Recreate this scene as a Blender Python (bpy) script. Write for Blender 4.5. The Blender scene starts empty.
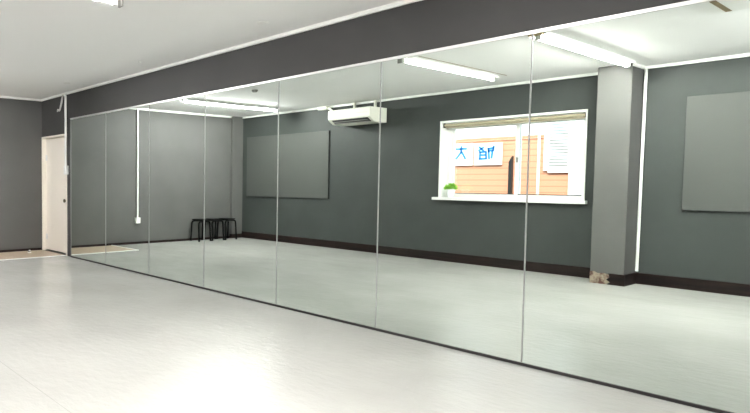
import bpy, bmesh, math, random
from mathutils import Vector, Matrix
random.seed(4)
C = bpy.context.scene
COL = C.collection
PI = math.pi

# ------------------------------------------------------------------ room measures (metres)
# x runs along the mirrored wall away from the end wall, y=0 is the mirror face, the room lies at y<0
W = 4.77          # depth: window wall at y=-W
H = 2.70          # ceiling height
L = 13.6          # length of the room
MX0, MW, MZ0, MZ1 = 1.194, 1.1686, 0.02, 2.245   # mirrors: start, panel width, bottom, top
PD = 0.006        # mirror thickness


# ------------------------------------------------------------------ materials
def mat(name, color, rough=0.5, metal=0.0, spec=0.5, emit=None, strength=0.0, coat=0.0):
    m = bpy.data.materials.new(name)
    m.use_nodes = True
    b = m.node_tree.nodes['Principled BSDF']
    b.inputs['Base Color'].default_value = (*color, 1)
    b.inputs['Roughness'].default_value = rough
    b.inputs['Metallic'].default_value = metal
    b.inputs['Specular IOR Level'].default_value = spec
    b.inputs['Coat Weight'].default_value = coat
    if emit:
        b.inputs['Emission Color'].default_value = (*emit, 1)
        b.inputs['Emission Strength'].default_value = strength
    return m


def nodes(m):
    return m.node_tree.nodes, m.node_tree.links, m.node_tree.nodes['Principled BSDF']


def add_noise_bump(m, scale=60, strength=0.1, dist=0.002, stretch=(1, 1, 1), detail=4):
    n, l, b = nodes(m)
    tc = n.new('ShaderNodeTexCoord')
    mp = n.new('ShaderNodeMapping'); mp.inputs['Scale'].default_value = stretch
    nz = n.new('ShaderNodeTexNoise'); nz.inputs['Scale'].default_value = scale; nz.inputs['Detail'].default_value = detail
    bp = n.new('ShaderNodeBump'); bp.inputs['Strength'].default_value = strength; bp.inputs['Distance'].default_value = dist
    l.new(tc.outputs['Object'], mp.inputs['Vector']); l.new(mp.outputs['Vector'], nz.inputs['Vector'])
    l.new(nz.outputs['Fac'], bp.inputs['Height']); l.new(bp.outputs['Normal'], b.inputs['Normal'])
    return m


def add_color_noise(m, c1, c2, scale=3, stretch=(1, 1, 1), detail=5, lo=0.35, hi=0.65):
    n, l, b = nodes(m)
    tc = n.new('ShaderNodeTexCoord')
    mp = n.new('ShaderNodeMapping'); mp.inputs['Scale'].default_value = stretch
    nz = n.new('ShaderNodeTexNoise'); nz.inputs['Scale'].default_value = scale; nz.inputs['Detail'].default_value = detail
    cr = n.new('ShaderNodeValToRGB')
    cr.color_ramp.elements[0].position = lo; cr.color_ramp.elements[0].color = (*c1, 1)
    cr.color_ramp.elements[1].position = hi; cr.color_ramp.elements[1].color = (*c2, 1)
    l.new(tc.outputs['Object'], mp.inputs['Vector']); l.new(mp.outputs['Vector'], nz.inputs['Vector'])
    l.new(nz.outputs['Fac'], cr.inputs['Fac']); l.new(cr.outputs['Color'], b.inputs['Base Color'])
    return m


M = {}
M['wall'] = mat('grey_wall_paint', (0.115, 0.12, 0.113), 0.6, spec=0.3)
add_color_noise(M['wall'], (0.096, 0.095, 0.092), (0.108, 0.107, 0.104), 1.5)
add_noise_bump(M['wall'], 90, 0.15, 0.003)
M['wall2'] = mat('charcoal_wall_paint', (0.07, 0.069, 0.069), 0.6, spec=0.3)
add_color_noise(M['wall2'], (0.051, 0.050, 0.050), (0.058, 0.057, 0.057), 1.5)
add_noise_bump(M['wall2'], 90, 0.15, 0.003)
M['wall3'] = mat('shaded_wall_paint', (0.08, 0.086, 0.082), 0.6, spec=0.3)  # wall grey darkened: the dimness around the window is put into the colour
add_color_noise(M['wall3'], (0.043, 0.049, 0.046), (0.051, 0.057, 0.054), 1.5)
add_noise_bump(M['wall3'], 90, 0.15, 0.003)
M['board'] = add_noise_bump(mat('painted_board', (0.072, 0.076, 0.071), 0.5, spec=0.35), 40, 0.08, 0.002)
M['ceil'] = add_noise_bump(mat('ceiling_white', (0.92, 0.92, 0.915), 0.8, spec=0.2), 120, 0.05, 0.001)
M['white'] = mat('white_trim', (0.85, 0.85, 0.83), 0.4)
M['cream'] = mat('door_cream', (0.84, 0.79, 0.71), 0.35)
M['base'] = mat('dark_brown_baseboard', (0.022, 0.010, 0.009), 0.5, spec=0.25)
add_color_noise(M['base'], (0.007, 0.003, 0.003), (0.016, 0.007, 0.006), 6, (0.4, 1, 4))
M['black'] = mat('black_rail', (0.012, 0.010, 0.010), 0.5)
M['stool'] = mat('black_stool', (0.004, 0.0045, 0.0045), 0.5, spec=0.1)
M['alu'] = mat('satin_aluminium', (0.72, 0.73, 0.73), 0.35, 0.6)
M['strip'] = mat('grey_joint_strip', (0.28, 0.285, 0.28), 0.35)
M['chrome'] = mat('chrome', (0.8, 0.8, 0.8), 0.15, 1.0)
M['brass'] = mat('dull_brass', (0.42, 0.33, 0.18), 0.4, 0.6)
M['bronze'] = mat('dark_bronze', (0.10, 0.08, 0.05), 0.3, 0.8)
M['pvc'] = mat('white_plastic', (0.86, 0.86, 0.84), 0.35)
M['grey'] = mat('grey_plastic', (0.30, 0.30, 0.28), 0.5)
M['cable'] = mat('grey_cable', (0.55, 0.54, 0.53), 0.5)
M['ac'] = mat('ac_ivory', (0.83, 0.82, 0.74), 0.35)
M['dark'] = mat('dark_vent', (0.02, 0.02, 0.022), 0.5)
M['mirror'] = mat('mirror_glass', (0.875, 0.945, 0.905), 0.0, 1.0)
M['tube'] = mat('lit_tube', (1, 1, 1), 0.4, emit=(1.0, 0.975, 0.93), strength=78)
M['tube_dim'] = mat('dim_lit_tube', (1, 1, 1), 0.4, emit=(1.0, 0.98, 0.94), strength=11)
M['tube_new'] = mat('new_lit_tube', (1, 1, 1), 0.4, emit=(1.0, 0.985, 0.96), strength=112)
M['pot'] = mat('white_pot', (0.82, 0.84, 0.86), 0.4)
M['soil'] = mat('soil', (0.03, 0.02, 0.012), 0.9)
M['leaf'] = add_color_noise(mat('leaf_green', (0.2, 0.5, 0.04), 0.5), (0.14, 0.42, 0.02), (0.38, 0.72, 0.08), 30)
M['blind'] = mat('beige_blind', (0.42, 0.37, 0.26), 0.6)
M['wood'] = mat('hatch_wood', (0.30, 0.23, 0.13), 0.6)
M['plaster'] = mat('broken_plaster', (0.5, 0.33, 0.24), 0.9)
add_color_noise(M['plaster'], (0.10, 0.045, 0.035), (0.30, 0.25, 0.19), 17, lo=0.40, hi=0.58)
M['blue'] = mat('blue_letters', (0.02, 0.20, 0.56), 0.5)
M['sign'] = mat('sign_white', (0.80, 0.78, 0.76), 0.5)
M['shutter'] = mat('shutter_grey', (0.50, 0.53, 0.53), 0.6)
M['ground'] = mat('asphalt', (0.18, 0.18, 0.18), 0.9)
M['concrete'] = mat('outside_plaster', (0.72, 0.70, 0.68), 0.8)
M['roof'] = mat('roof_slab', (0.4, 0.4, 0.4), 0.8)

# orange siding: horizontal boards
def siding(name, c1, c2):
    m = mat(name, c1, 0.7)
    n, l, b = nodes(m)
    tc = n.new('ShaderNodeTexCoord')
    wv = n.new('ShaderNodeTexWave'); wv.wave_type = 'BANDS'; wv.bands_direction = 'Z'; wv.wave_profile = 'SAW'
    wv.inputs['Scale'].default_value = 2.6; wv.inputs['Distortion'].default_value = 0
    cr = n.new('ShaderNodeValToRGB')
    cr.color_ramp.elements[0].position = 0.0; cr.color_ramp.elements[0].color = (*c2, 1)
    cr.color_ramp.elements[1].position = 0.22; cr.color_ramp.elements[1].color = (*c1, 1)
    l.new(tc.outputs['Object'], wv.inputs['Vector']); l.new(wv.outputs['Fac'], cr.inputs['Fac'])
    l.new(cr.outputs['Color'], b.inputs['Base Color'])
    return m
M['siding'] = siding('orange_siding', (0.60, 0.27, 0.16), (0.46, 0.15, 0.08))
M['paleside'] = siding('pale_siding', (0.82, 0.74, 0.70), (0.74, 0.60, 0.55))

# entrance floor: brown planks
M['entry'] = mat('entry_vinyl', (0.36, 0.23, 0.14), 0.4)
add_color_noise(M['entry'], (0.40, 0.31, 0.23), (0.52, 0.42, 0.32), 5, (6, 1, 1))

# glossy sheet-vinyl floor with faint brushed waviness, scuffs and two roll seams
def floor_mat():
    m = mat('sheet_vinyl', (0.60, 0.60, 0.575), 0.22, spec=0.2)
    n, l, b = nodes(m)
    tc = n.new('ShaderNodeTexCoord')
    def noise(scale, stretch, detail=4, rot=0):
        mp = n.new('ShaderNodeMapping'); mp.inputs['Scale'].default_value = stretch
        mp.inputs['Rotation'].default_value = (0, 0, rot)
        nz = n.new('ShaderNodeTexNoise'); nz.inputs['Scale'].default_value = scale; nz.inputs['Detail'].default_value = detail
        l.new(tc.outputs['Object'], mp.inputs['Vector']); l.new(mp.outputs['Vector'], nz.inputs['Vector'])
        return nz.outputs['Fac']
    def math_(op, a, bb):
        q = n.new('ShaderNodeMath'); q.operation = op
        for k, v in enumerate((a, bb)):
            if isinstance(v, (int, float)): q.inputs[k].default_value = v
            else: l.new(v, q.inputs[k])
        return q.outputs[0]
    # colour: broad mottling + scuffs + seam
    cr = n.new('ShaderNodeValToRGB')
    cr.color_ramp.elements[0].position = 0.3; cr.color_ramp.elements[0].color = (0.365, 0.362, 0.347, 1)
    cr.color_ramp.elements[1].position = 0.7; cr.color_ramp.elements[1].color = (0.430, 0.427, 0.410, 1)
    l.new(noise(0.9, (1, 1, 1), 6), cr.inputs['Fac'])
    sc = n.new('ShaderNodeValToRGB')
    sc.color_ramp.elements[0].position = 0.70; sc.color_ramp.elements[0].color = (0, 0, 0, 1)
    sc.color_ramp.elements[1].position = 0.78; sc.color_ramp.elements[1].color = (1, 1, 1, 1)
    l.new(noise(3.0, (1, 14, 1), 3, 0.35), sc.inputs['Fac'])
    sep = n.new('ShaderNodeSeparateXYZ'); l.new(tc.outputs['Object'], sep.inputs[0])
    def line(y, half):
        return math_('LESS_THAN', math_('ABSOLUTE', math_('SUBTRACT', sep.outputs['Y'], y), 0), half)
    seam = math_('ADD', line(-2.91, 0.0025), math_('MULTIPLY', line(-1.09, 0.002), 0.35))
    dark = math_('ADD', math_('MULTIPLY', seam, 0.45), math_('MULTIPLY', sc.outputs['Color'], 0.10))
    mix = n.new('ShaderNodeMixRGB'); mix.inputs['Color2'].default_value = (0.20, 0.20, 0.19, 1)
    l.new(dark, mix.inputs['Fac']); l.new(cr.outputs['Color'], mix.inputs['Color1'])
    l.new(mix.outputs['Color'], b.inputs['Base Color'])
    # roughness varies with wear
    mr = n.new('ShaderNodeMapRange'); mr.inputs['To Min'].default_value = 0.15; mr.inputs['To Max'].default_value = 0.27
    l.new(noise(2.2, (1, 3, 1), 6), mr.inputs['Value']); l.new(mr.outputs[0], b.inputs['Roughness'])
    bp = n.new('ShaderNodeBump'); bp.inputs['Strength'].default_value = 0.45; bp.inputs['Distance'].default_value = 0.007
    h = math_('ADD', noise(11, (1.0, 1.6, 1), 5), math_('MULTIPLY', noise(45, (1, 2.2, 1), 3), 0.35))
    l.new(h, bp.inputs['Height']); l.new(bp.outputs['Normal'], b.inputs['Normal'])
    return m
M['floor'] = floor_mat()

# window glass: mostly clear, a little reflective
def glass_mat():
    m = bpy.data.materials.new('window_glass'); m.use_nodes = True
    n, l = m.node_tree.nodes, m.node_tree.links
    n.remove(n['Principled BSDF'])
    t = n.new('ShaderNodeBsdfTransparent'); t.inputs['Color'].default_value = (0.95, 0.97, 0.96, 1)
    g = n.new('ShaderNodeBsdfGlossy'); g.inputs['Roughness'].default_value = 0.02
    f = n.new('ShaderNodeFresnel'); f.inputs['IOR'].default_value = 1.45
    x = n.new('ShaderNodeMixShader')
    l.new(f.outputs[0], x.inputs[0]); l.new(t.outputs[0], x.inputs[1]); l.new(g.outputs[0], x.inputs[2])
    l.new(x.outputs[0], n['Material Output'].inputs['Surface'])
    return m
M['glass'] = glass_mat()


# ------------------------------------------------------------------ mesh helpers
def box(bm, a, b):
    lo = [min(a[i], b[i]) for i in range(3)]; hi = [max(a[i], b[i]) for i in range(3)]
    v = [bm.verts.new((x, y, z)) for x in (lo[0], hi[0]) for y in (lo[1], hi[1]) for z in (lo[2], hi[2])]
    for f in ((0, 1, 3, 2), (4, 6, 7, 5), (0, 4, 5, 1), (2, 3, 7, 6), (0, 2, 6, 4), (1, 5, 7, 3)):
        bm.faces.new([v[i] for i in f])


def tube(bm, pts, r, seg=12, caps=True):
    pts = [Vector(p) for p in pts]
    rings = []
    prev = None
    for i, p in enumerate(pts):
        if i == 0: d = pts[1] - p
        elif i == len(pts) - 1: d = p - pts[i - 1]
        else: d = (pts[i + 1] - p).normalized() + (p - pts[i - 1]).normalized()
        d.normalize()
        if prev is None:
            u = d.orthogonal().normalized()
        else:
            u = (prev - d * prev.dot(d)).normalized()
        prev = u
        w = d.cross(u)
        rr = r[i] if isinstance(r, (list, tuple)) else r
        rings.append([bm.verts.new(p + (u * math.cos(2 * PI * k / seg) + w * math.sin(2 * PI * k / seg)) * rr) for k in range(seg)])
    for a, b in zip(rings, rings[1:]):
        for k in range(seg):
            bm.faces.new((a[k], a[(k + 1) % seg], b[(k + 1) % seg], b[k]))
    if caps:
        bm.faces.new(rings[0][::-1]); bm.faces.new(rings[-1])


def lathe(bm, prof, c=(0, 0, 0), seg=24):
    rings = []
    for r, z in prof:
        rings.append([bm.verts.new((c[0] + r * math.cos(2 * PI * k / seg), c[1] + r * math.sin(2 * PI * k / seg), c[2] + z)) for k in range(seg)])
    for a, b in zip(rings, rings[1:]):
        for k in range(seg):
            bm.faces.new((a[k], a[(k + 1) % seg], b[(k + 1) % seg], b[k]))
    bm.faces.new(rings[0][::-1]); bm.faces.new(rings[-1])


def prism_x(bm, prof, x0, x1):
    """closed (y,z) outline pushed from x0 to x1"""
    a = [bm.verts.new((x0, y, z)) for y, z in prof]; b = [bm.verts.new((x1, y, z)) for y, z in prof]
    n = len(prof)
    for k in range(n):
        bm.faces.new((a[k], a[(k + 1) % n], b[(k + 1) % n], b[k]))
    bm.faces.new(a[::-1]); bm.faces.new(b)


def obj(name, bm, m, parent=None, bevel=0.0, smooth=False):
    bmesh.ops.recalc_face_normals(bm, faces=bm.faces)
    me = bpy.data.meshes.new(name); bm.to_mesh(me); bm.free()
    me.materials.append(M[m] if isinstance(m, str) else m)
    if smooth:
        for p in me.polygons: p.use_smooth = True
        me.set_sharp_from_angle(angle=math.radians(40))
    o = bpy.data.objects.new(name, me); COL.objects.link(o)
    if parent: o.parent = parent
    if bevel:
        bv = o.modifiers.new('bevel', 'BEVEL'); bv.width = bevel; bv.segments = 3; bv.limit_method = 'ANGLE'
    return o


def boxes(name, lst, m, parent=None, bevel=0.0):
    bm = bmesh.new()
    for a, b in lst: box(bm, a, b)
    return obj(name, bm, m, parent, bevel)


def struct(o):
    o['kind'] = 'structure'; return o


def tag(o, label, cat, group=None):
    o['label'] = label; o['category'] = cat
    if group: o['group'] = group
    return o


def thing(name, loc, label, cat, group=None):
    o = bpy.data.objects.new(name, None); COL.objects.link(o)
    o.location = loc
    return tag(o, label, cat, group)


def dup(root, loc, label):
    r = root.copy(); COL.objects.link(r); r.location = loc; r['label'] = label
    for ch in list(root.children):
        c = ch.copy(); COL.objects.link(c); c.parent = r
        for g in list(ch.children):
            d = g.copy(); COL.objects.link(d); d.parent = c
    return r


# ------------------------------------------------------------------ room shell
TF = 0.012        # the mirrored wall's paint lies just behind the mirror glass
struct(boxes('floor', [((-0.15, -W - 0.3, -0.12), (L + 0.15, 0.2, 0))], 'floor'))

HX0, HX1, HY0, HY1 = 8.70, 9.30, -2.41, -1.81     # ceiling hatch
struct(boxes('ceiling', [((-0.15, -W - 0.3, H), (L + 0.15, 0.2, H + 0.12))], 'ceil'))
struct(boxes('wall_left', [((-0.15, -W, 0), (0, TF, H))], 'wall'))
struct(boxes('wall_right', [((L, -W, 0), (L + 0.15, TF, H))], 'wall'))
DX0, DX1, DZ = 0.015, 1.035, 2.03                 # door opening
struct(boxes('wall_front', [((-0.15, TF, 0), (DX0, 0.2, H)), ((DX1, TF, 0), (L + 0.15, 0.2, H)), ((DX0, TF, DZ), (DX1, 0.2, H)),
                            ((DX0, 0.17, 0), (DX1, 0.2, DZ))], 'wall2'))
WX0, WX1, WZ0, WZ1 = 4.775, 6.81, 1.02, 2.215      # window opening
YB = -W - 0.30
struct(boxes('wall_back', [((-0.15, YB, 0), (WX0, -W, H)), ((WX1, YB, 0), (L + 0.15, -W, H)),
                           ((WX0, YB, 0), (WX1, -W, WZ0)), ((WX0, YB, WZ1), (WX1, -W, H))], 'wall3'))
# shallow pier in the far corner of the end wall
struct(boxes('pillar_corner', [((0, -W, 0), (0.07, -4.47, H))], 'wall'))

# square pillar on the window wall, its skirting broken away at one corner
PX0, PX1, PY = 7.045, 7.405, -4.39
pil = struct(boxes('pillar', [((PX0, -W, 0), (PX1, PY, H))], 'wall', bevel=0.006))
bm = bmesh.new()
prof = [(0, 0.0), (0.17, 0.0), (0.215, 0.03), (0.175, 0.06), (0.205, 0.085), (0.205, 0.125), (0.15, 0.14), (0.08, 0.13), (0.05, 0.15), (0, 0.145)]
a = [bm.verts.new((PX0 + u, PY + 0.001, z)) for u, z in prof]; b = [bm.verts.new((PX0 + u, PY + 0.009 + 0.004 * random.random(), z)) for u, z in prof]
for k in range(len(prof)):
    bm.faces.new((a[k], a[(k + 1) % len(prof)], b[(k + 1) % len(prof)], b[k]))
bm.faces.new(a[::-1]); bm.faces.new(b)
obj('broken_plaster', bm, 'plaster', pil)
bm = bmesh.new()
prof = [(0.19, 0.0), (PX1 - PX0, 0.0), (PX1 - PX0, 0.14), (0.20, 0.14), (0.215, 0.09), (0.18, 0.06), (0.225, 0.03)]
a = [bm.verts.new((PX0 + u, PY, z)) for u, z in prof]; b = [bm.verts.new((PX0 + u, PY + 0.012, z)) for u, z in prof]
for k in range(len(prof)):
    bm.faces.new((a[k], a[(k + 1) % len(prof)], b[(k + 1) % len(prof)], b[k]))
bm.faces.new(a[::-1]); bm.faces.new(b)
box(bm, (PX1, -W, 0), (PX1 + 0.012, PY + 0.012, 0.14))
obj('pillar_baseboard', bm, 'base', pil)

# skirting boards
struct(boxes('baseboard_back', [((0.07, -W, 0), (PX0, -W + 0.014, 0.14)), ((PX1 + 0.012, -W, 0), (L, -W + 0.014, 0.14))], 'base', bevel=0.003))
struct(boxes('baseboard_left', [((0, -4.47, 0), (0.012, TF, 0.045)), ((0.07, -W + 0.014, 0), (0.082, -4.47, 0.09)), ((0, -4.47, 0), (0.082, -4.458, 0.09))], 'base'))
struct(boxes('baseboard_right', [((L - 0.012, -W + 0.014, 0), (L, TF, 0.14))], 'base'))
# white strip round the ceiling
CR = 0.035
struct(boxes('trim_1', [((0, -W, H - CR), (0.022, TF, H))], 'white'))
struct(boxes('trim_2', [((0.022, -0.012, H - CR), (L, TF, H))], 'white'))
struct(boxes('trim_3', [((0.07, -W, H - CR), (PX0, -W + 0.022, H)),                         ((PX1, -W + 0.022, H - CR), (PX1 + 0.02, PY, H)), ((PX1, -W, H - CR), (L, -W + 0.022, H))], 'white'))
# channels that hold the mirrors
MX1 = MX0 + 8 * MW
struct(boxes('trim_4', [((MX0, -0.010, MZ1), (MX1, TF, MZ1 + 0.022))], 'alu'))
struct(boxes('trim_5', [((MX0 + 0.02, -0.008, 0), (MX1, TF, MZ0))], 'black'))

# entrance patch by the door with its white edging
EX, EY = 0.95, -1.42
struct(boxes('floor_entrance', [((0.012, EY, 0), (EX, TF, 0.004))], 'entry'))
struct(boxes('trim_6', [((EX, EY - 0.03, 0), (EX + 0.035, TF, 0.010)), ((0.012, EY - 0.03, 0), (EX, EY, 0.010))], 'white', bevel=0.003))

# ------------------------------------------------------------------ door
d = struct(boxes('door_1', [((DX0 + 0.035, 0.072, 0.022), (DX1 - 0.030, 0.110, DZ - 0.035))], 'cream', bevel=0.003))
boxes('door_frame', [((DX0, -0.002, 0), (DX0 + 0.032, 0.16, DZ)), ((DX1 - 0.028, -0.002, 0), (DX1, 0.16, DZ)),
                     ((DX0 + 0.032, -0.002, DZ - 0.032), (DX1 - 0.028, 0.16, DZ))], 'cream', d, 0.002)
boxes('threshold', [((DX0 + 0.032, 0.05, 0), (DX1 - 0.028, 0.16, 0.008))], 'bronze', d)
for z in (0.25, 1.66):
    bm = bmesh.new(); tube(bm, [(DX0 + 0.042, 0.064, z - 0.05), (DX0 + 0.042, 0.064, z + 0.05)], 0.008); box(bm, (DX0 + 0.05, 0.069, z - 0.05), (DX0 + 0.085, 0.073, z + 0.05))
    obj('hinge', bm, 'alu', d)
bm = bmesh.new()
kx, kz = 0.91, 0.915
tube(bm, [(kx, 0.072, kz), (kx, 0.066, kz)], 0.027, 20)
tube(bm, [(kx, 0.068, kz), (kx, 0.040, kz), (kx, 0.034, kz), (kx, 0.022, kz), (kx, 0.010, kz), (kx, 0.004, kz), (kx, 0.002, kz)], [0.012, 0.012, 0.024, 0.031, 0.030, 0.020, 0.006], 20)
obj('door_handle', bm, 'bronze', d, smooth=True)

bm = bmesh.new()
lathe(bm, [(0.036, 0.0), (0.036, 0.008), (0.026, 0.014)], (0.31, -0.36, 0.004))
o = obj('door_stop', bm, 'white', None, smooth=True)
tag(o, 'small chrome domed door stop on the brown entrance floor', 'door stop')
bm = bmesh.new(); lathe(bm, [(0.026, 0.014), (0.028, 0.03), (0.022, 0.045), (0.012, 0.054), (0.003, 0.057)], (0.31, -0.36, 0.004))
obj('chrome_cap', bm, 'chrome', o, smooth=True)

# ------------------------------------------------------------------ mirrors
mirror_labels = [
    'tall mirror panel closest to the cream door, reflecting bare grey end wall',
    'second mirror panel from the cream door, reflecting a white conduit ending in a box',
    'mirror panel reflecting plain end wall just left of the black stools',
    'mirror panel reflecting black stools and the far room corner',
    'mirror panel reflecting a large grey wall board and the left part of the air conditioner',
    'mirror panel reflecting a potted plant and the left half of the window',
    'large mirror panel reflecting the square grey pillar and a white conduit',
    'mirror panel just beyond the one that reflects the square pillar',
]
for k in range(8):
    x0, x1 = MX0 + k * MW, MX0 + (k + 1) * MW
    bm = bmesh.new(); box(bm, (x0 + 0.0005, 0.0, MZ0), (x1 - 0.0005, PD, MZ1))
    m_ = obj('mirror_panel', bm, 'mirror')
    tag(m_, mirror_labels[k], 'mirror', 'mirror panels along the wall')
    boxes('edge_strip', [((x0 + 0.0005, -0.004, MZ0), (x0 + 0.0085, -0.0003, MZ1))], 'strip', m_)

# ------------------------------------------------------------------ conduits
def conduit(name, label, pts, r, boxab=None, cap=None):
    bm = bmesh.new(); tube(bm, pts, r, 12)
    o = obj(name, bm, 'pvc', None, smooth=True)
    tag(o, label, 'conduit')
    return o
c1 = conduit('conduit', 'white conduit down the wall beside the cream door', [(1.0, -0.02, 2.665), (1.035, -0.02, 2.655), (1.05, -0.02, 2.63), (1.052, -0.02, 1.49)], 0.02)
boxes('switch_box', [((1.018, -0.045, 1.355), (1.092, TF - 0.001, 1.50))], 'pvc', c1, 0.006)
c2 = conduit('conduit', 'white conduit on the end wall with a socket box at its foot', [(0.022, -2.02, H - CR), (0.022, -2.02, 0.50)], 0.019)
boxes('socket_box', [((0.0, -2.075, 0.415), (0.05, -1.965, 0.53))], 'pvc', c2, 0.006)
c3 = conduit('conduit', 'white conduit in the corner between the square pillar and the window wall', [(PX1 + 0.030, -W + 0.03, H - CR), (PX1 + 0.0185, -W + 0.022, 0.16)], 0.017)
bm = bmesh.new()
tube(bm, [(0.985, -0.02, 2.66), (0.95, -0.025, 2.655), (0.915, -0.02, 2.60), (0.90, -0.022, 2.55), (0.86, -0.018, 2.50), (0.835, -0.02, 2.44), (0.80, -0.02, 2.42)], [0.012, 0.016, 0.018, 0.018, 0.017, 0.014, 0.012], 8)
tube(bm, [(0.775, -0.012, 2.44), (0.745, -0.02, 2.445), (0.72, -0.012, 2.42)], 0.013, 8)
tag(obj('cable', bm, 'cable', None, smooth=True), 'loose grey cable dangling from the ceiling edge above the door', 'cable')

# ------------------------------------------------------------------ ceiling fittings
TUBEM = M['tube']
LY0, LY1 = -1.93, -4.25
def make_light(label, lit='tube', LY0=LY0, LY1=LY1):
    t = thing('ceiling_light', (0, 0, H), label, 'ceiling light', 'fluorescent tube lights')
    bm = bmesh.new()
    prof = [(-0.075, 0.0), (-0.080, -0.037), (-0.075, -0.037), (-0.060, -0.018), (0.060, -0.018), (0.075, -0.037), (0.080, -0.037), (0.075, 0.0)]
    a = [bm.verts.new((u, LY0, z)) for u, z in prof]; b = [bm.verts.new((u, LY1, z)) for u, z in prof]
    for k in range(8): bm.faces.new((a[k], a[(k + 1) % 8], b[(k + 1) % 8], b[k]))
    bm.faces.new(a[::-1]); bm.faces.new(b)
    obj('housing', bm, 'white', t)
    bm = bmesh.new(); tube(bm, [(0, LY0 - 0.031, -0.042), (0, LY1 + 0.031, -0.042)], 0.018, 16)
    obj('tube', bm, lit, t, smooth=True)
    for y in (LY0, LY1):
        s = -1 if y == LY0 else 1
        boxes('tube_holder', [((-0.026, y, -0.070), (0.026, y + s * 0.03, -0.012))], 'pvc', t, 0.006)
    return t
l1 = make_light('dimmer fluorescent tube light reflected above the window', 'tube_dim', -1.90, -3.98)
l1.location = (5.96, 0, H)
boxes('end_cap', [((-0.03, -1.869, -0.075), (0.03, -1.85, -0.01))], 'grey', l1, 0.004)
l2 = make_light('bright fluorescent tube light ending in front of the square pillar')
l2.location = (7.40, 0, H)
bm = bmesh.new(); box(bm, (-0.065, LY0 + 0.001, -0.034), (0.065, LY0 + 0.06, -0.016)); box(bm, (-0.045, LY0 + 0.001, -0.016), (0.045, LY0 + 0.07, -0.0005))
obj('mounting_bracket', bm, 'brass', l2, 0.004)
l3 = make_light('fluorescent tube light nearest the end wall, glaring above the stools', 'tube_new'); l3.location = (1.62, 0, H)
l4 = make_light('added unseen fluorescent tube light beyond the ceiling hatch', 'tube_new'); l4.location = (9.35, 0, H)  # last fixture is out of view, added to brighten the right wall and pillar
struct(boxes('trim_7', [((6.10, -4.05, H - 0.004), (6.108, -2.0, H))], 'wood'))

# hatch
h = tag(boxes('ceiling_hatch', [((HX0, HY0, H - 0.012), (HX1, HY1, H - 0.0005))], 'white'), 'white square ceiling hatch with a brown edge strip', 'hatch')
boxes('hinge_strip', [((HX0 - 0.045, HY0, H - 0.010), (HX0 - 0.0005, HY1, H - 0.0005))], 'wood', h)
boxes('edge_seal', [((HX0, HY0 - 0.012, H - 0.008), (HX1, HY0 - 0.0005, H - 0.0005))], 'bronze', h)

def disc(name, x, y, r, hgt, m, label, cat):
    bm = bmesh.new(); lathe(bm, [(r * 0.7, -hgt), (r, -hgt * 0.5), (r, -0.0005)], (x, y, H), 20)
    return tag(obj(name, bm, m, None, smooth=True), label, cat)
disc('cover_plate', 6.09, -0.44, 0.055, 0.012, 'white', 'round white blank cover on the ceiling near the mirror wall', 'ceiling cover')
disc('ceiling_hook', 3.94, -0.41, 0.018, 0.02, 'white', 'tiny white hook base on the ceiling above the mirrors', 'hook')
disc('ceiling_rose', 1.92, -0.41, 0.05, 0.014, 'white', 'small white ceiling cap near the door corner', 'ceiling cap')
disc('smoke_detector', 3.12, -2.25, 0.05, 0.035, 'grey', 'small grey detector on the ceiling, reflected above the wall board', 'detector')

# ------------------------------------------------------------------ air conditioner
ax0, ax1, yf, yb = 2.89, 3.775, -W + 0.50, -W + 0.02
ac = thing('air_conditioner', ((ax0 + ax1) / 2, -W + 0.25, 2.29), 'ivory air conditioner hung high on the window wall', 'air conditioner')
ox, oy, oz = ac.location
def L_(p): return (p[0] - ox, p[1] - oy, p[2] - oz)
prof = [(yb, 2.54), (yf + -0.02, 2.54), (yf - 0.004, 2.53), (yf, 2.51), (yf, 2.39), (yf - 0.012, 2.365), (yf - 0.13, 2.295), (yf - 0.17, 2.29), (yb, 2.29)]
bm = bmesh.new(); prism_x(bm, [(y - oy, z - oz) for y, z in prof], ax0 - ox, ax1 - ox)
obj('body', bm, 'ac', ac, 0.006)
bm = bmesh.new()   # dark outlet on the sloping underside
p0, p1 = Vector((0, yf - 0.020, 2.3595)), Vector((0, yf - 0.124, 2.2975))
nrm = Vector((0, (p0 - p1).z, -(p0 - p1).y)).normalized() * 0.003
q = [p0 + nrm, p1 + nrm, p1 - nrm, p0 - nrm]
prism_x(bm, [(v.y - oy, v.z - oz) for v in q], ax0 + 0.07 - ox, ax1 - 0.05 - ox)
obj('outlet', bm, 'dark', ac)
for k in (0.3, 0.72):
    c = p0.lerp(p1, k) + Vector((0, 0.006, -0.010)); c2_ = c + Vector((0, -0.028, -0.004))
    bm = bmesh.new(); prism_x(bm, [(c.y - oy, c.z - oz), (c2_.y - oy, c2_.z - oz), (c2_.y - oy, c2_.z - 0.005 - oz), (c.y - oy, c.z - 0.005 - oz)], ax0 + 0.09 - ox, ax1 - 0.07 - ox)
    obj('louver', bm, 'grey', ac)
bm = bmesh.new(); box(bm, L_((ax0 + 0.03, yf - 0.0005, 2.448)), L_((ax1 - 0.03, yf + 0.0015, 2.4505)))
obj('panel_seam', bm, 'grey', ac)
for x in (3.12, 3.56):
    bm = bmesh.new(); tube(bm, [L_((x, -W + 0.05, 2.535)), L_((x, -W + 0.05, H - 0.001))], 0.024)
    obj('hanger_pipe', bm, 'ac', ac, smooth=True)
jb = boxes('junction_box', [((2.29, -W + 0.023, 2.632), (2.51, -W + 0.10, 2.698))], 'ac', None, 0.012)
tag(jb, 'small ivory pipe cover at the ceiling edge beside the air conditioner', 'pipe cover')
bm = bmesh.new(); tube(bm, [(2.51, -W + 0.06, 2.655), (2.58, -W + 0.07, 2.635), (2.66, -W + 0.09, 2.58), (2.76, -W + 0.12, 2.50), (2.885, -W + 0.13, 2.47)], 0.02, 10)
obj('pipe', bm, 'ac', jb, smooth=True)

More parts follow.
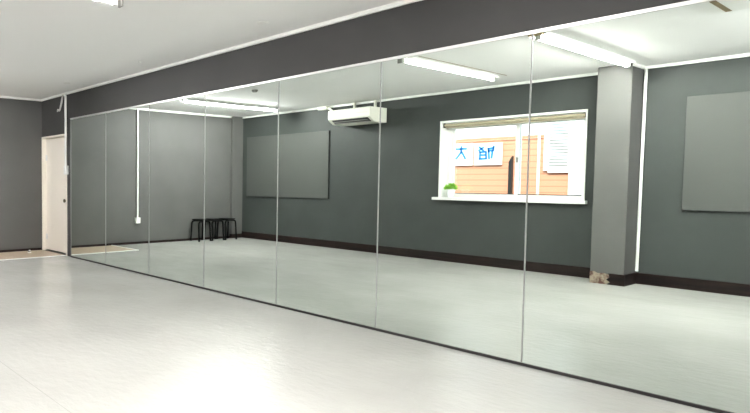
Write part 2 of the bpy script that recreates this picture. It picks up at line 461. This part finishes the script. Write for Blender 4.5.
# ------------------------------------------------------------------ wall boards
def board(x0, x1, z0, z1, label, side):
    t = thing('wall_board', ((x0 + x1) / 2, -W, z0), label, 'board', 'grey painted wall boards')
    cx = (x0 + x1) / 2
    boxes('backing', [((x0 - cx + 0.03, 0.0005, 0.03), (x1 - cx - 0.03, 0.016, z1 - z0 - 0.03))], 'dark', t)
    boxes('panel', [((x0 - cx, 0.016, 0), (x1 - cx, 0.03, z1 - z0))], 'board', t, 0.003)
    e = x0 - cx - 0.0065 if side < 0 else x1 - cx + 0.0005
    boxes('shadow_strip', [((e, 0.0005, -0.0065), (e + 0.006, 0.024, z1 - z0)), ((x0 - cx, 0.0005, -0.0065), (x1 - cx, 0.024, -0.0005))], 'dark', t)  # shadow lines along the bottom and one side, drawn as dark strips
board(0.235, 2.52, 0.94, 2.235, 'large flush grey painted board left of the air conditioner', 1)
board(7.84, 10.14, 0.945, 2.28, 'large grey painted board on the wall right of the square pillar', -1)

# ------------------------------------------------------------------ window
win = struct(boxes('window_1', [((WX0 - 0.02, -W - 0.26, WZ0), (WX0 + 0.012, -W + 0.012, WZ1 + 0.02)), ((WX1 - 0.012, -W - 0.26, WZ0), (WX1 + 0.006, -W + 0.012, WZ1 + 0.02)),
                               ((WX0 + 0.012, -W - 0.26, WZ1 - 0.012), (WX1 - 0.012, -W + 0.012, WZ1 + 0.02)), ((WX0 + 0.012, -W - 0.26, WZ0 - 0.003), (WX1 - 0.012, -W + 0.001, WZ0 + 0.004))], 'white', bevel=0.002))
boxes('window_sill', [((WX0 - 0.095, -W + 0.0005, WZ0 - 0.04), (WX1 + 0.04, -W + 0.075, WZ0 + 0.004))], 'white', win, 0.004)
ys = -W - 0.20
boxes('window_frame', [((WX0 + 0.012, ys - 0.06, WZ0 + 0.004), (WX0 + 0.05, ys + 0.03, WZ1 - 0.012)), ((WX1 - 0.05, ys - 0.06, WZ0 + 0.004), (WX1 - 0.012, ys + 0.03, WZ1 - 0.012)),
                       ((WX0 + 0.05, ys - 0.06, WZ1 - 0.05), (WX1 - 0.05, ys + 0.03, WZ1 - 0.012)), ((WX0 + 0.05, ys - 0.06, WZ0 + 0.004), (WX1 - 0.05, ys + 0.03, WZ0 + 0.022))], 'white', win, 0.002)
def sash(x0, x1, y, lock):
    z0, z1, s = WZ0 + 0.024, WZ1 - 0.052, 0.05
    f = boxes('sash', [((x0, y - 0.014, z0), (x0 + s, y + 0.014, z1)), ((x1 - s, y - 0.014, z0), (x1, y + 0.014, z1)),
                       ((x0 + s, y - 0.014, z0), (x1 - s, y + 0.014, z0 + 0.038)), ((x0 + s, y - 0.014, z1 - s), (x1 - s, y + 0.014, z1))], 'white', win, 0.002)
    boxes('pane', [((x0 + s, y - 0.002, z0 + 0.038), (x1 - s, y + 0.002, z1 - s))], 'glass', f)
    boxes('gasket', [((x0 + s, y + 0.003, z0 + 0.038), (x1 - s, y + 0.012, z0 + 0.050))], 'base', f)
    return f
xm = 5.86
sl = sash(WX0 + 0.052, xm + 0.03, ys - 0.032, False)
sr = sash(xm - 0.03, WX1 - 0.052, ys + 0.003, True)
bm = bmesh.new(); box(bm, (xm - 0.012, ys + 0.0172, 1.56), (xm + 0.012, ys + 0.03, 1.63)); tube(bm, [(xm, ys + 0.03, 1.60), (xm, ys + 0.045, 1.60), (xm, ys + 0.047, 1.635)], 0.008, 8)
obj('window_lock', bm, 'grey', sr)
rb = thing('roller_blind', ((WX0 + WX1) / 2, -W - 0.05, WZ1 - 0.07), 'rolled up beige blind under the top of the window', 'blind')
wv = (WX1 - WX0) / 2 - 0.03
bm = bmesh.new(); tube(bm, [(-wv, 0, 0.02), (wv, 0, 0.02)], 0.026, 16); obj('roll', bm, 'blind', rb, smooth=True)
for s in (-1, 1):
    boxes('blind_bracket', [((s * wv, -0.025, -0.015), (s * (wv + 0.012), 0.03, 0.056))], 'dark', rb)
boxes('hem_bar', [((-wv + 0.02, -0.018, -0.022), (wv - 0.02, -0.006, -0.006))], 'blind', rb)

# plant on the sill
px, py, pz = 4.95, -W - 0.015, WZ0 + 0.0045
pt = thing('potted_plant', (px, py, pz), 'small leafy green plant in a white pot on the window sill', 'plant')
bm = bmesh.new(); lathe(bm, [(0.045, 0), (0.048, 0.004), (0.062, 0.105), (0.066, 0.108), (0.066, 0.125), (0.060, 0.125), (0.056, 0.11)]); obj('pot', bm, 'pot', pt, smooth=True)
bm = bmesh.new(); lathe(bm, [(0.052, 0.108), (0.057, 0.112), (0.03, 0.116)]); obj('soil', bm, 'soil', pt)
bm = bmesh.new()
for k in range(150):
    th = random.uniform(0, 2 * PI); ph = random.uniform(0.05, 1.0) ** 0.8
    rad = random.uniform(0.05, 0.10)
    cc = Vector((math.cos(th) * rad * math.sin(ph * 1.7), math.sin(th) * rad * math.sin(ph * 1.7), 0.125 + 0.085 * math.cos(ph * 1.5) * random.uniform(0.6, 1.1)))
    dr = (cc - Vector((0, 0, 0.10))).normalized() + Vector((random.uniform(-.5, .5), random.uniform(-.5, .5), random.uniform(-.3, .3))); dr.normalize()
    sd = dr.orthogonal().normalized(); sd.rotate(Matrix.Rotation(random.uniform(0, 6.28), 3, dr)); up = dr.cross(sd)
    ln, wd = random.uniform(0.028, 0.045), random.uniform(0.010, 0.016)
    v = [bm.verts.new(p) for p in (cc - dr * ln * 0.5, cc + sd * wd + up * 0.004, cc + dr * ln * 0.6 - up * 0.006, cc - sd * wd + up * 0.004)]
    mid = bm.verts.new(cc - up * 0.003)
    for q in range(4): bm.faces.new((v[q], v[(q + 1) % 4], mid))
for k in range(14):
    th = k * 0.9; tube(bm, [(0.012 * math.cos(th), 0.012 * math.sin(th), 0.112), (0.05 * math.cos(th), 0.05 * math.sin(th), 0.17)], 0.0022, 5)
obj('foliage', bm, 'leaf', pt)

# ------------------------------------------------------------------ stools
def make_stool(label):
    t = thing('stool', (0, 0, 0), label, 'stool', 'black stools along the end wall')
    w, dp, hh = 0.148, 0.14, 0.46
    bm = bmesh.new(); box(bm, (-dp, -w + 0.02, hh - 0.022), (dp, w - 0.02, hh)); obj('seat', bm, 'stool', t, 0.009)
    for sx in (-1, 1):
        for sy in (-1, 1):
            bm = bmesh.new()
            x = sx * (dp - 0.018)
            tube(bm, [(x, sy * (w - 0.075), hh - 0.042), (x, sy * (w - 0.045), hh - 0.043), (x, sy * (w - 0.02), hh - 0.053), (x, sy * (w - 0.006), hh - 0.078), (x, sy * w, hh - 0.11), (sx * (dp + 0.002), sy * (w + 0.006), 0.012)], 0.018, 10)
            tube(bm, [(sx * (dp + 0.002), sy * (w + 0.006), 0.0), (sx * (dp + 0.002), sy * (w + 0.006), 0.03)], 0.021, 10)
            obj('leg', bm, 'stool', t, smooth=True)
        bm = bmesh.new(); tube(bm, [(sx * (dp - 0.018), -w + 0.075, hh - 0.042), (sx * (dp - 0.018), w - 0.075, hh - 0.042)], 0.017, 8)
        obj('seat_rail', bm, 'stool', t)
    return t
s1 = make_stool('black stool farthest from the room corner, first of the three in the row'); s1.location = (0.20, -3.485, 0)
dup(s1, (0.20, -3.845, 0), 'middle black stool of the three standing against the end wall')
dup(s1, (0.20, -4.205, 0), 'black stool closest to the room corner with the shallow pier')

# ------------------------------------------------------------------ outside
struct(boxes('ground_outside', [((-8, -16, -0.32), (24, YB - 0.01, -0.14))], 'ground'))
YS = -8.27
bld = thing('street_building', (4.5, YS - 1.5, -0.14), 'orange sided building across the lane, seen through the window', 'building')
def lb(lst): return [((a[0] - 4.5, a[1] - YS + 1.5, a[2] + 0.14), (b[0] - 4.5, b[1] - YS + 1.5, b[2] + 0.14)) for a, b in lst]
boxes('orange_wall', lb([((1.0, YS - 3, -0.14), (5.28, YS, 2.17))]), 'siding', bld)
boxes('pale_upper_wall', lb([((1.0, YS - 3, 2.20), (5.28, YS - 0.01, 4.2))]), 'paleside', bld)
boxes('belt_course', lb([((1.0, YS - 3, 2.13), (5.28, YS + 0.02, 2.19))]), M['siding'], bld)
boxes('corner_column', lb([((5.28, YS - 3, -0.14), (7.2, YS + 0.05, 4.2))]), 'concrete', bld)
f = boxes('shutter_frame', lb([((4.84, YS, 1.50), (4.92, YS + 0.05, 2.50)), ((5.27, YS, 1.50), (5.33, YS + 0.06, 2.50)), ((4.92, YS, 1.46), (5.27, YS + 0.05, 1.54)), ((4.92, YS, 2.45), (5.27, YS + 0.05, 2.5))]), 'sign', bld)
boxes('shutter', lb([((4.92, YS + 0.005, 1.54 + 0.06 * k), (5.27, YS + 0.03, 1.54 + 0.06 * k + 0.048)) for k in range(15)]), 'shutter', f)
boxes('window_post', lb([((4.72, YS, 0.9), (4.76, YS + 0.03, 2.5))]), 'sign', bld)

def strokes(parent, segs, y, base):
    bm = bmesh.new()
    for (x0, z0), (x1, z1) in segs:
        a = Vector((x0, y, z0)) - base; b = Vector((x1, y, z1)) - base
        dv = (b - a).normalized(); sd = Vector((-dv.z, 0, dv.x)) * 0.02
        a = a - dv * 0.008; b = b + dv * 0.008
        p = [a + sd, b + sd, b - sd, a - sd]
        lo = [bm.verts.new(q) for q in p]; hi = [bm.verts.new(q + Vector((0, 0.006, 0))) for q in p]
        for k in range(4): bm.faces.new((lo[k], lo[(k + 1) % 4], hi[(k + 1) % 4], hi[k]))
        bm.faces.new(lo[::-1]); bm.faces.new(hi)
    obj('lettering', bm, 'blue', parent)
def sign(x0, x1, z0, z1, segs, label):
    t = thing('street_sign', ((x0 + x1) / 2, YS + 0.021, z0), label, 'sign')
    base = Vector(t.location)
    bm = bmesh.new(); box(bm, Vector((x0, YS + 0.021, z0)) - base, Vector((x1, YS + 0.046, z1)) - base)
    obj('sign_board', bm, 'sign', t)
    strokes(t, segs, YS + 0.0465, base)
sign(3.04, 3.455, 1.63, 2.10, [((3.09, 1.985), (3.32, 1.985)), ((3.205, 2.04), (3.2, 1.91)), ((3.2, 1.91), (3.09, 1.77)), ((3.21, 1.93), (3.3, 1.77))],
     'white sign board with the single blue character resembling a big figure')
sign(3.485, 4.055, 1.63, 2.085, [((3.58, 1.93), (3.68, 2.0)), ((3.59, 2.01), (3.69, 1.92)), ((3.61, 1.90), (3.61, 1.77)), ((3.6, 1.9), (3.73, 1.905)), ((3.63, 1.84), (3.73, 1.84)), ((3.59, 1.76), (3.75, 1.765)),
     ((3.735, 1.91), (3.74, 1.77)), ((3.78, 1.97), (3.89, 1.98)), ((3.89, 2.02), (3.885, 1.92)), ((3.78, 1.92), (3.88, 1.93)), ((3.775, 1.98), (3.79, 1.9)), ((3.865, 1.92), (3.85, 1.77)), ((3.79, 1.9), (3.80, 1.76))],
     'wider white sign board with a dense blue character of many strokes')
# dark downpipe with a slanted top in front of the facade
bm = bmesh.new()
a = [bm.verts.new(p) for p in ((4.235, YS + 0.06, -0.14), (4.295, YS + 0.06, -0.14), (4.295, YS + 0.06, 1.80), (4.235, YS + 0.06, 1.68))]
b = [bm.verts.new(v.co + Vector((0, 0.08, 0))) for v in a]
for k in range(4): bm.faces.new((a[k], a[(k + 1) % 4], b[(k + 1) % 4], b[k]))
bm.faces.new(a[::-1]); bm.faces.new(b)
tag(obj('street_post', bm, 'black'), 'dark post with a slanted top outside the window', 'post')

# ------------------------------------------------------------------ light
w = bpy.data.worlds.new('sky'); C.world = w; w.use_nodes = True
bg = w.node_tree.nodes['Background']
bg.inputs['Color'].default_value = (0.80, 0.90, 1.0, 1); bg.inputs['Strength'].default_value = 1.6
sd = bpy.data.lights.new('sun', 'SUN'); sd.energy = 2.1; sd.angle = math.radians(2); sd.color = (1, 0.97, 0.92)
so = bpy.data.objects.new('sun', sd); COL.objects.link(so)
so.rotation_euler = Vector((-0.35, -0.75, -0.75)).to_track_quat('-Z', 'Y').to_euler()

# ------------------------------------------------------------------ camera
cd = bpy.data.cameras.new('camera'); cam = bpy.data.objects.new('camera', cd); COL.objects.link(cam)
f, yaw, pit, rol = 596.793, -0.954086, -0.0476622, 0.00567228
cy, sy, cp, sp = math.cos(yaw), math.sin(yaw), math.cos(pit), math.sin(pit)
F = Vector((sy * cp, cy * cp, sp)); R0 = Vector((cy, -sy, 0)); U0 = R0.cross(F)
c_, s_ = math.cos(rol), math.sin(rol)
R = R0 * c_ + U0 * s_; U = R0 * -s_ + U0 * c_
mw = Matrix((R, U, -F)).transposed().to_4x4()
mw.translation = Vector((10.11535, -4.29747, 1.24433))
cam.matrix_world = mw
cd.sensor_fit = 'HORIZONTAL'; cd.sensor_width = 36.0
cd.lens = f * 36.0 / 750.0
cd.shift_x = 203.17 / 750.0; cd.shift_y = 3.79 / 750.0
cd.clip_start = 0.05
C.camera = cam

vs = C.view_settings
vs.view_transform = 'Standard'; vs.look = 'None'; vs.gamma = 1.0; vs.use_curve_mapping = False
vs.exposure = 1.82
C.cycles.use_denoising = True
C.cycles.max_bounces = 14; C.cycles.diffuse_bounces = 6; C.cycles.glossy_bounces = 6; C.cycles.transparent_max_bounces = 12
C.cycles.sample_clamp_indirect = 12.0
